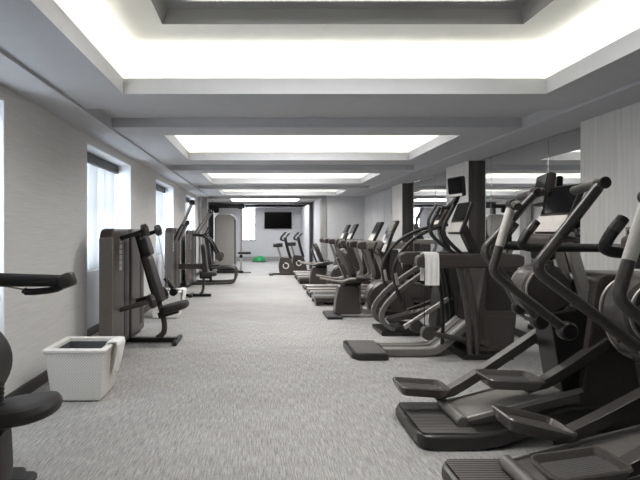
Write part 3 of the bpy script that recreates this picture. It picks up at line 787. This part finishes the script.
# ------------------------------------------------------------------ baskets with towels
def basket(loc, label):
    r = thing('towel_basket', loc, label, 'basket', 'white woven towel baskets')
    k = MB()
    def lp(w, d, z, rr=.012): return [(p[0], p[1], z) for p in rrect(w, d, rr, 3)]
    k.loft([lp(.385, .385, .012), lp(.395, .395, .02), lp(.475, .465, .40), lp(.455, .445, .40), lp(.38, .37, .03)]); k.build('body', 'weave', r)
    k = MB(); k.loft([lp(.44, .43, .405), lp(.40, .39, .40), lp(.39, .38, .1), lp(.36, .35, .035)], caps=False)
    i = lp(.36, .35, .035); k.add(i, [tuple(range(len(i)))]); k.build('lining', 'greybase', r, 'dark grey inner lining')
    k = MB(); o = rrect(.505, .49, .02, 3); i = rrect(.40, .385, .01, 3)
    k.loft([[p+(z,) for p in q] for z, q in ((.40, rrect(.49, .475, .02, 3)), (.41, o), (.425, o), (.434, rrect(.49, .475, .02, 3)), (.434, rrect(.415, .4, .01, 3)), (.428, i), (.40, i), (.40, rrect(.49, .475, .02, 3)))], caps=False); k.build('rim', 'white', r)
    k = MB()
    for x in (-.16, .16):
        for y in (-.16, .16): k.cyl((x, y, 0), (x, y, .014), .015, 10)
    k.build('foot', 'rubber', r)
    return r
b1 = basket((-1.485, 3.98, 0), 'white woven towel basket on the carpet by the left wall, nearest of two')
b2 = copy_tree(b1); b2.location = (-1.50, 7.62, 0); b2['label'] = 'white woven towel basket behind the black chest press seat'

def rim_towel(cx, cy, ztop, w, out, inn, label, seed):
    # towel over the right rim, falling along the outer side, gathered folds
    rnd = random.Random(seed); t = MB(); L = []; N = 18
    for k in range(N+1):
        u = k/N-.5; fold = .010*sin(u*21+seed)+.006*sin(u*39)
        prof = [(-.055, -inn), (-.062, -.03), (-.045, .010), (0, .018), (.048, .012), (.058, -.03), (.03, -out*.55), (.0, -out*(.95+.07*sin(u*9)))]
        row = []
        top = []; bot = []
        for i, (x, z) in enumerate(prof):
            f = fold*(.3+.9*max(0, -z)/out) if i > 3 else fold*.3
            taper = 1-.35*max(0, -z)/out if i > 4 else 1
            top.append((cx+x+f+.006, cy+u*w*taper, ztop+z+.004)); bot.append((cx+x+f-.006 if i > 3 else cx+x+f+.004, cy+u*w*taper, ztop+z-.006))
        L.append(top+bot[::-1])
    t.loft(L); return tag(t.build('towel', 'towel', ang=80), label, 'towel')
rim_towel(-1.24, 4.02, .436, .20, .27, .05, 'white towel hanging over the right rim of the nearest basket', 1)
rim_towel(-1.272, 7.62, .436, .24, .30, .05, 'white towel hanging over the rim of the farther basket', 3)

# ------------------------------------------------------------------ strength machines on the left
def tower(r, x0, x1, ya, yb, h, gap=.08):
    ym = (ya+yb)/2
    for (a, b, nm) in ((ya, ym-gap/2, 'near'), (ym+gap/2, yb, 'far')):
        k = MB(); k.prism([(a, .03), (b, .03), (b, h), (a, h)], 0, x1-x0, .035, [.03, .03, .13, .13], 6, Matrix.Translation((x0, 0, 0)) @ Matrix(((0, 1, 0, 0), (1, 0, 0, 0), (0, 0, 1, 0), (0, 0, 0, 1))))
        s = k.build('stack_shield', 'shield', r)
        k = MB(); c0 = a+(b-a)*.72; k.box(x1-.006, x1+.004, c0-.06, c0+.06, .14, h-.16, .002); k.build('slot', 'black', s)
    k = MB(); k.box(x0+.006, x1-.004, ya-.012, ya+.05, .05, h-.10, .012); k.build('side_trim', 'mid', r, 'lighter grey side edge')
    k = MB(); k.box(x0+.02, x1-.03, ym-.05, ym+.05, .02, h-.12, .01); k.build('tower_spine', 'black', r)
    k = MB()
    for i in range(6): k.box(x1-.004, x1+.006, ya+(ym-ya)*.38-.05, ya+(ym-ya)*.38+.05, h-.48+i*.062, h-.43+i*.062, .002)
    k.build('weight_label', 'silver', r)

def chest_press(yc, label):
    r = thing('chest_press', (0, yc, 0), label, 'strength machine')
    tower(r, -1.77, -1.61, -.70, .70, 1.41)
    # base and post
    k = MB(); k.bar([(-1.70, 0, .035), (-1.02, 0, .035)], .08, .05, it=0); k.box(-1.06, -1.0, -.22, .22, 0, .05, .01); k.build('base_bar', 'black', r)
    k = MB(); k.tube([(-1.28, 0, .05), (-1.18, 0, .12), (-1.20, 0, .32), (-1.30, 0, .62)], .035, 2, 12); k.build('post', 'brown', r)
    k = MB(); k.bar([(-1.27, 0, .45), (-1.38, 0, .8), (-1.53, 0, 1.36)], .07, .06, it=1); k.build('back_frame', 'black', r)
    sl = math.atan2(.19, .52)
    def back(cx, cz, l, t, w=.26):
        Mx = Matrix.Translation((cx, 0, cz)) @ Matrix.Rotation(-R(17), 4, 'Y') @ Matrix.Rotation(R(90), 4, 'Y'); return MB().pad(l, w, t, .05, Mx)
    back(-1.45, 1.185, .24, .09).build('head_pad', 'pad', r)
    back(-1.355, .775, .60, .085, .30).build('back_pad', 'pad', r)
    Mx = Matrix.Translation((-1.05, 0, .40)) @ Matrix.Rotation(R(-14), 4, 'Y'); k = MB(); k.pad(.34, .34, .085, .1, Mx); k.build('seat', 'pad', r)
    k = MB(); k.bar([(-1.26, 0, .33), (-1.02, 0, .40)], .08, .07, it=0); k.build('seat_bracket', 'black', r)
    for s, y in ((-1, -.42), (1, .28)):
        k = MB(); k.tube([(-1.66, y, 1.28), (-1.33, y, 1.385)], [.03, .024], 0, 12); a = k.build('press_arm', 'black', r)
        k = MB(); k.cyl((-1.352, y-.03, 1.385), (-1.30, y+.0, 1.40), .072, 24, .01); k.build('end_disc', 'tube', a)
        k = MB(); k.tube([(-1.66, y, .46), (-1.25, y, .57)], .03, 0, 12); a = k.build('lower_arm', 'tube' if s < 0 else 'black', r)
        k = MB(); k.cyl((-1.27, y-.03, .565), (-1.225, y, .58), .085, 24, .01); k.build('end_disc', 'tube', a)
    k = MB(); k.tube([(-1.33, .28, 1.37), (-1.16, .12, .62)], .004, 0, 6); k.build('cable', 'grey', r)
    k = MB(); k.tube([(-1.22, .2, .78), (-1.10, .2, .62)], .03, 0, 10); k.cyl((-1.11, .15, .60), (-1.11, .25, .60), .05, 16); k.build('side_handle', 'black', r)
    return r
chest_press(5.85, 'dark chest press with two-part weight tower, between the first wide window and white basket')

# machine cut off by the left edge
def near_press():
    r = thing('shoulder_press', (0, 2.36, 0), 'dark strength machine cut off at the left edge, black seat and long lever arm', 'strength machine')
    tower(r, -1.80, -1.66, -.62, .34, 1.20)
    k = MB(); k.tube([(-1.86, -.1, 1.15), (-1.5, -.06, 1.14), (-1.005, 0, 1.125)], [.04, .036, .03], 1, 14); a = k.build('lever_arm', 'rubber', r)
    Mx = Matrix.Translation((-.97, 0, 1.13)) @ Matrix.Rotation(R(-20), 4, 'Y'); k = MB(); k.pad(.09, .07, .075, .032, Mx @ Matrix.Translation((0, 0, -.04)), .018); k.build('end_cap', 'tube', a)
    k = MB(); k.tube([(-1.17, -.03, 1.083), (-1.155, -.03, 1.07), (-1.02, -.02, 1.082), (-.985, -.01, 1.10)], .017, 1, 10); k.build('trigger_grip', 'black', a)
    k = MB(); k.tube([(-1.3, -.02, 1.105), (-1.17, -.03, 1.085)], .004, 0, 6); k.build('lever_cable', 'grey', a)
    Mx = Matrix.Translation((-1.20, 0, .435)) @ Matrix.Rotation(R(-9), 4, 'Y'); k = MB(); k.pad(.40, .32, .085, .14, Mx, .036); k.build('seat', 'pad', r)
    k = MB(); L = []
    for i in range(13):
        u = i/12; b_ = sin(pi*u)**.45 if 0 < u < 1 else .25
        L.append([(p[0], p[1], (.50+.44*u)) for p in rrect(.10, .10+.28*max(b_, .25), .045, 5, -1.40-.08*(2*u-.75)**2+.03*min(1, b_), 0)])
    k.loft(L); k.build('back_pad', 'pad', r)
    k = MB()
    for i in range(5): k.lathe([(.045, 0), (.065, .008), (.065, .016), (.045, .024)], (-1.345, -.02, .50+i*.022), 22)
    k.build('bellows', 'rubber', r)
    k = MB(); k.prism([(-1.45, .03), (-1.29, .03), (-1.265, .15), (-1.275, .36), (-1.30, .48), (-1.45, .48)], -.08, .08, .03, .05, 4); k.build('post', 'brown', r)
    k = MB(); k.prism([(-1.43, .43), (-1.25, .375), (-1.24, .41), (-1.40, .51), (-1.43, .51)], -.09, .09, .01, .015); k.build('post_collar', 'black', r)
    k = MB(); k.bar([(-1.70, 0, .03), (-1.2, 0, .03)], .12, .05, it=0); k.box(-1.55, -1.23, .13, .25, 0, .05, .015); k.box(-1.42, -1.32, -.3, .3, .0, .045, .01); k.build('base_bar', 'black', r)
    k = MB(); k.bar([(-1.42, 0, .5), (-1.46, 0, .75), (-1.50, 0, 1.0)], .06, .05, it=1); k.build('back_frame', 'black', r)
    return r
near_press()

def lat_machine():
    r = thing('pulldown_machine', (0, 10.0, 0), 'dark pulldown machine with raised lever arm, behind the farther white basket', 'strength machine')
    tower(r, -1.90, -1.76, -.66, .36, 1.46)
    for y, tx, tz in ((-.3, -1.40, 1.97), (.15, -1.58, 1.56)):
        k = MB(); k.tube([(-1.80, y, 1.12), (-1.72, y, 1.25), (tx, y, tz)], .034, 1, 12); a = k.build('lever_arm', 'grey', r)
        k = MB(); k.box(tx-.06, tx+.06, y-.045, y+.045, tz-.04, tz+.06, .015); k.build('arm_end', 'dark', a)
        k = MB(); k.tube([(-1.78, y-.06, 1.15), (-1.62, y-.08, 1.52), (-1.55, y-.08, 1.50)], .02, 1, 10); k.build('hand_grip', 'rubber', a)
    k = MB(); k.bar([(-1.72, 0, .64), (-1.22, 0, .64)], .10, .11, it=0); k.build('cross_beam', 'brown', r)
    k = MB(); k.bar([(-1.75, 0, .03), (-1.04, 0, .03)], .09, .05, it=0); k.box(-1.5, -1.42, -.2, .2, 0, .06, .01); k.build('base_bar', 'black', r)
    k = MB(); k.tube([(-1.27, 0, .05), (-1.20, 0, .12), (-1.20, 0, .75)], .03, 2, 12); k.build('post', 'brown', r)
    Mx = Matrix.Translation((-1.22, 0, .80)) @ Matrix.Rotation(R(84), 4, 'Y'); k = MB(); k.pad(.62, .30, .09, .07, Mx); k.build('back_pad', 'pad', r)
    Mx = Matrix.Translation((-1.10, 0, .44)); k = MB(); k.pad(.36, .36, .09, .1, Mx); k.build('seat', 'pad', r)
    k = MB(); k.box(-1.28, -1.02, -.05, .05, .38, .45, .01); k.build('seat_bracket', 'black', r)
    return r
lat_machine()

def row_machine():
    r = thing('strength_machine', (0, 12.4, 0), 'dark strength machine with black curved arms, between pulldown machine and cable station', 'strength machine')
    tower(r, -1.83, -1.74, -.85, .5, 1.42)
    for y in (-.25, .3):
        k = MB(); k.tube([(-1.76, y, 1.28), (-1.66, y, 1.36), (-1.30, y, 1.90)], .028, 1, 12); a = k.build('lever_arm', 'grey', r)
        k = MB(); k.box(-1.34, -1.25, y-.04, y+.04, 1.87, 1.95, .012); k.build('arm_end', 'dark', a)
        k = MB(); k.tube([(-1.76, y, 1.30), (-1.45, y, 1.28), (-1.25, y, 1.10), (-1.12, y, .8), (-1.02, y, .62)], .035, 3, 12); k.build('curved_arm', 'black', r)
        k = MB(); k.tube([(-1.55, y, 1.28), (-1.42, y, 1.3), (-1.33, y, 1.5)], .02, 1, 10); k.build('hand_grip', 'rubber', r)
    k = MB(); k.cyl((-1.06, -.34, .74), (-1.06, -.28, .74), .09, 22, .01); k.cyl((-1.06, .28, .74), (-1.06, .34, .74), .09, 22, .01); k.build('pivot_disc', 'tube', r)
    Mx = Matrix.Translation((-1.40, 0, .85)) @ Matrix.Rotation(R(82), 4, 'Y'); k = MB(); k.pad(.75, .34, .10, .07, Mx); k.build('back_pad', 'pad', r)
    Mx = Matrix.Translation((-1.26, 0, .42)); k = MB(); k.pad(.42, .38, .10, .1, Mx); k.build('seat', 'pad', r)
    k = MB(); k.tube([(-1.3, 0, .44), (-1.3, 0, .05)], .035, 0, 12); k.build('post', 'black', r)
    for s in (-1, 1):
        k = MB(); k.tube([(-1.72, s*.28, .045), (-.85, s*.28, .045), (-.64, s*.28, .08), (-.62, s*.28, .42), (-.80, s*.28, .47), (-1.25, s*.2, .43)], .035, 3, 12); k.build('floor_tube', 'tube', r)
    k = MB(); k.bar([(-1.72, -.28, .045), (-1.72, .28, .045)], .06, .06, it=0, side=(1, 0, 0)); k.build('cross_tube', 'tube', r)
    return r
row_machine()

def cable_station():
    r = thing('cable_station', (0, 15.9, 0), 'tall grey cable station with black overhead beam near the far portal', 'strength machine')
    k = MB(); k.prism([(-1.53, .22), (-.80, .22), (-.80, 1.86), (-.95, 1.97), (-1.40, 1.97), (-1.53, 1.86)], -.10, .14, .05, .12, 5); h = k.build('hood', 'hood', r)
    k = MB(); k.box(-.86, -.825, -.106, -.098, .3, 1.78, .002); k.build('hood_seam', 'dark', h)
    k = MB(); k.box(-1.70, -1.57, -.09, .09, .03, 2.30, .012); k.build('main_post', 'black', r)
    k = MB(); k.box(-.68, -.60, -.04, .04, .03, 2.2, .012); k.build('front_post', 'silver', r)
    k = MB(); k.box(-1.80, -.56, -.08, .08, 2.18, 2.31, .015); k.box(-1.57, -1.38, -.06, .06, 2.02, 2.2, .03); k.box(-.76, -.52, -.1, .1, 2.15, 2.33, .04); k.build('overhead_beam', 'black', r)
    k = MB(); k.box(-1.70, -.55, -.30, .30, 0, .09, .02); k.build('base', 'dark', r)
    k = MB(); k.box(-1.45, -.82, -.16, .2, .09, .24, .02); k.build('stack_base', 'black', r)
    k = MB(); k.cyl((-.64, -.06, .55), (-.64, .06, .55), .06, 16); k.box(-.75, -.3, -.05, .05, .62, .70, .02); k.build('pulley_carriage', 'black', r)
    k = MB(); k.tube([(-.64, -.06, .55), (-.64, -.06, 2.16)], .004, 0, 6); k.build('cable', 'black', r)
    k = MB(); k.box(-.66, -.30, -.24, -.12, 0, .05, .01); k.build('foot_plate', 'grey', r)
    return r
cable_station()

# balance dome at the far wall
bd = thing('balance_dome', (-.05, 21.6, 0), 'green balance dome on the floor by the far wall', 'balance trainer')
k = MB(); k.lathe([(.30, .0), (.33, .015), (.335, .04), (.31, .05)], (0, 0, 0), 40); k.build('base', 'greybase', bd)
k = MB(); k.lathe([(.31, .045)]+[(.31*cos(R(a)), .045+.24*sin(R(a))) for a in range(8, 90, 8)]+[(.01, .285)], (0, 0, 0), 40); k.build('dome', 'green', bd)

# ------------------------------------------------------------------ light, world, camera
# added fill lights, hidden in each tray's raised centre, to brighten the floor
for k, (y0, y1) in enumerate(holes):
    ld = bpy.data.lights.new('tray_fill', 'AREA'); ld.shape = 'RECTANGLE'
    ld.size = 2.2; ld.size_y = .7; ld.energy = (6, 32, 44, 58, 62)[k]; ld.spread = R(150); ld.color = (1, .995, .982)
    lo = bpy.data.objects.new('tray_fill', ld); COL.objects.link(lo)
    lo.location = (.61, (y0+y1)/2, 3.06)
wd = bpy.data.worlds.new('daylight'); scene.world = wd; wd.use_nodes = True
nt = wd.node_tree; bg = nt.nodes.get('Background') or nt.nodes.new('ShaderNodeBackground')
bg.inputs[0].default_value = (.86, .93, 1, 1); bg.inputs[1].default_value = 7.5

cd = bpy.data.cameras.new('camera'); cam = bpy.data.objects.new('camera', cd); COL.objects.link(cam)
cam.location = (0, 0, 1.37); cam.rotation_euler = (R(90), 0, 0)
cd.sensor_width = 36; cd.lens = 470/640*36; cd.shift_x = 60/640; cd.shift_y = -8/640
cd.clip_start = .05; cd.clip_end = 200
scene.camera = cam
vs = scene.view_settings
vs.view_transform = 'Standard'; vs.look = 'None'; vs.gamma = 1; vs.use_curve_mapping = False
vs.exposure = 0.76
try: scene.display_settings.display_device = 'sRGB'
except Exception: pass
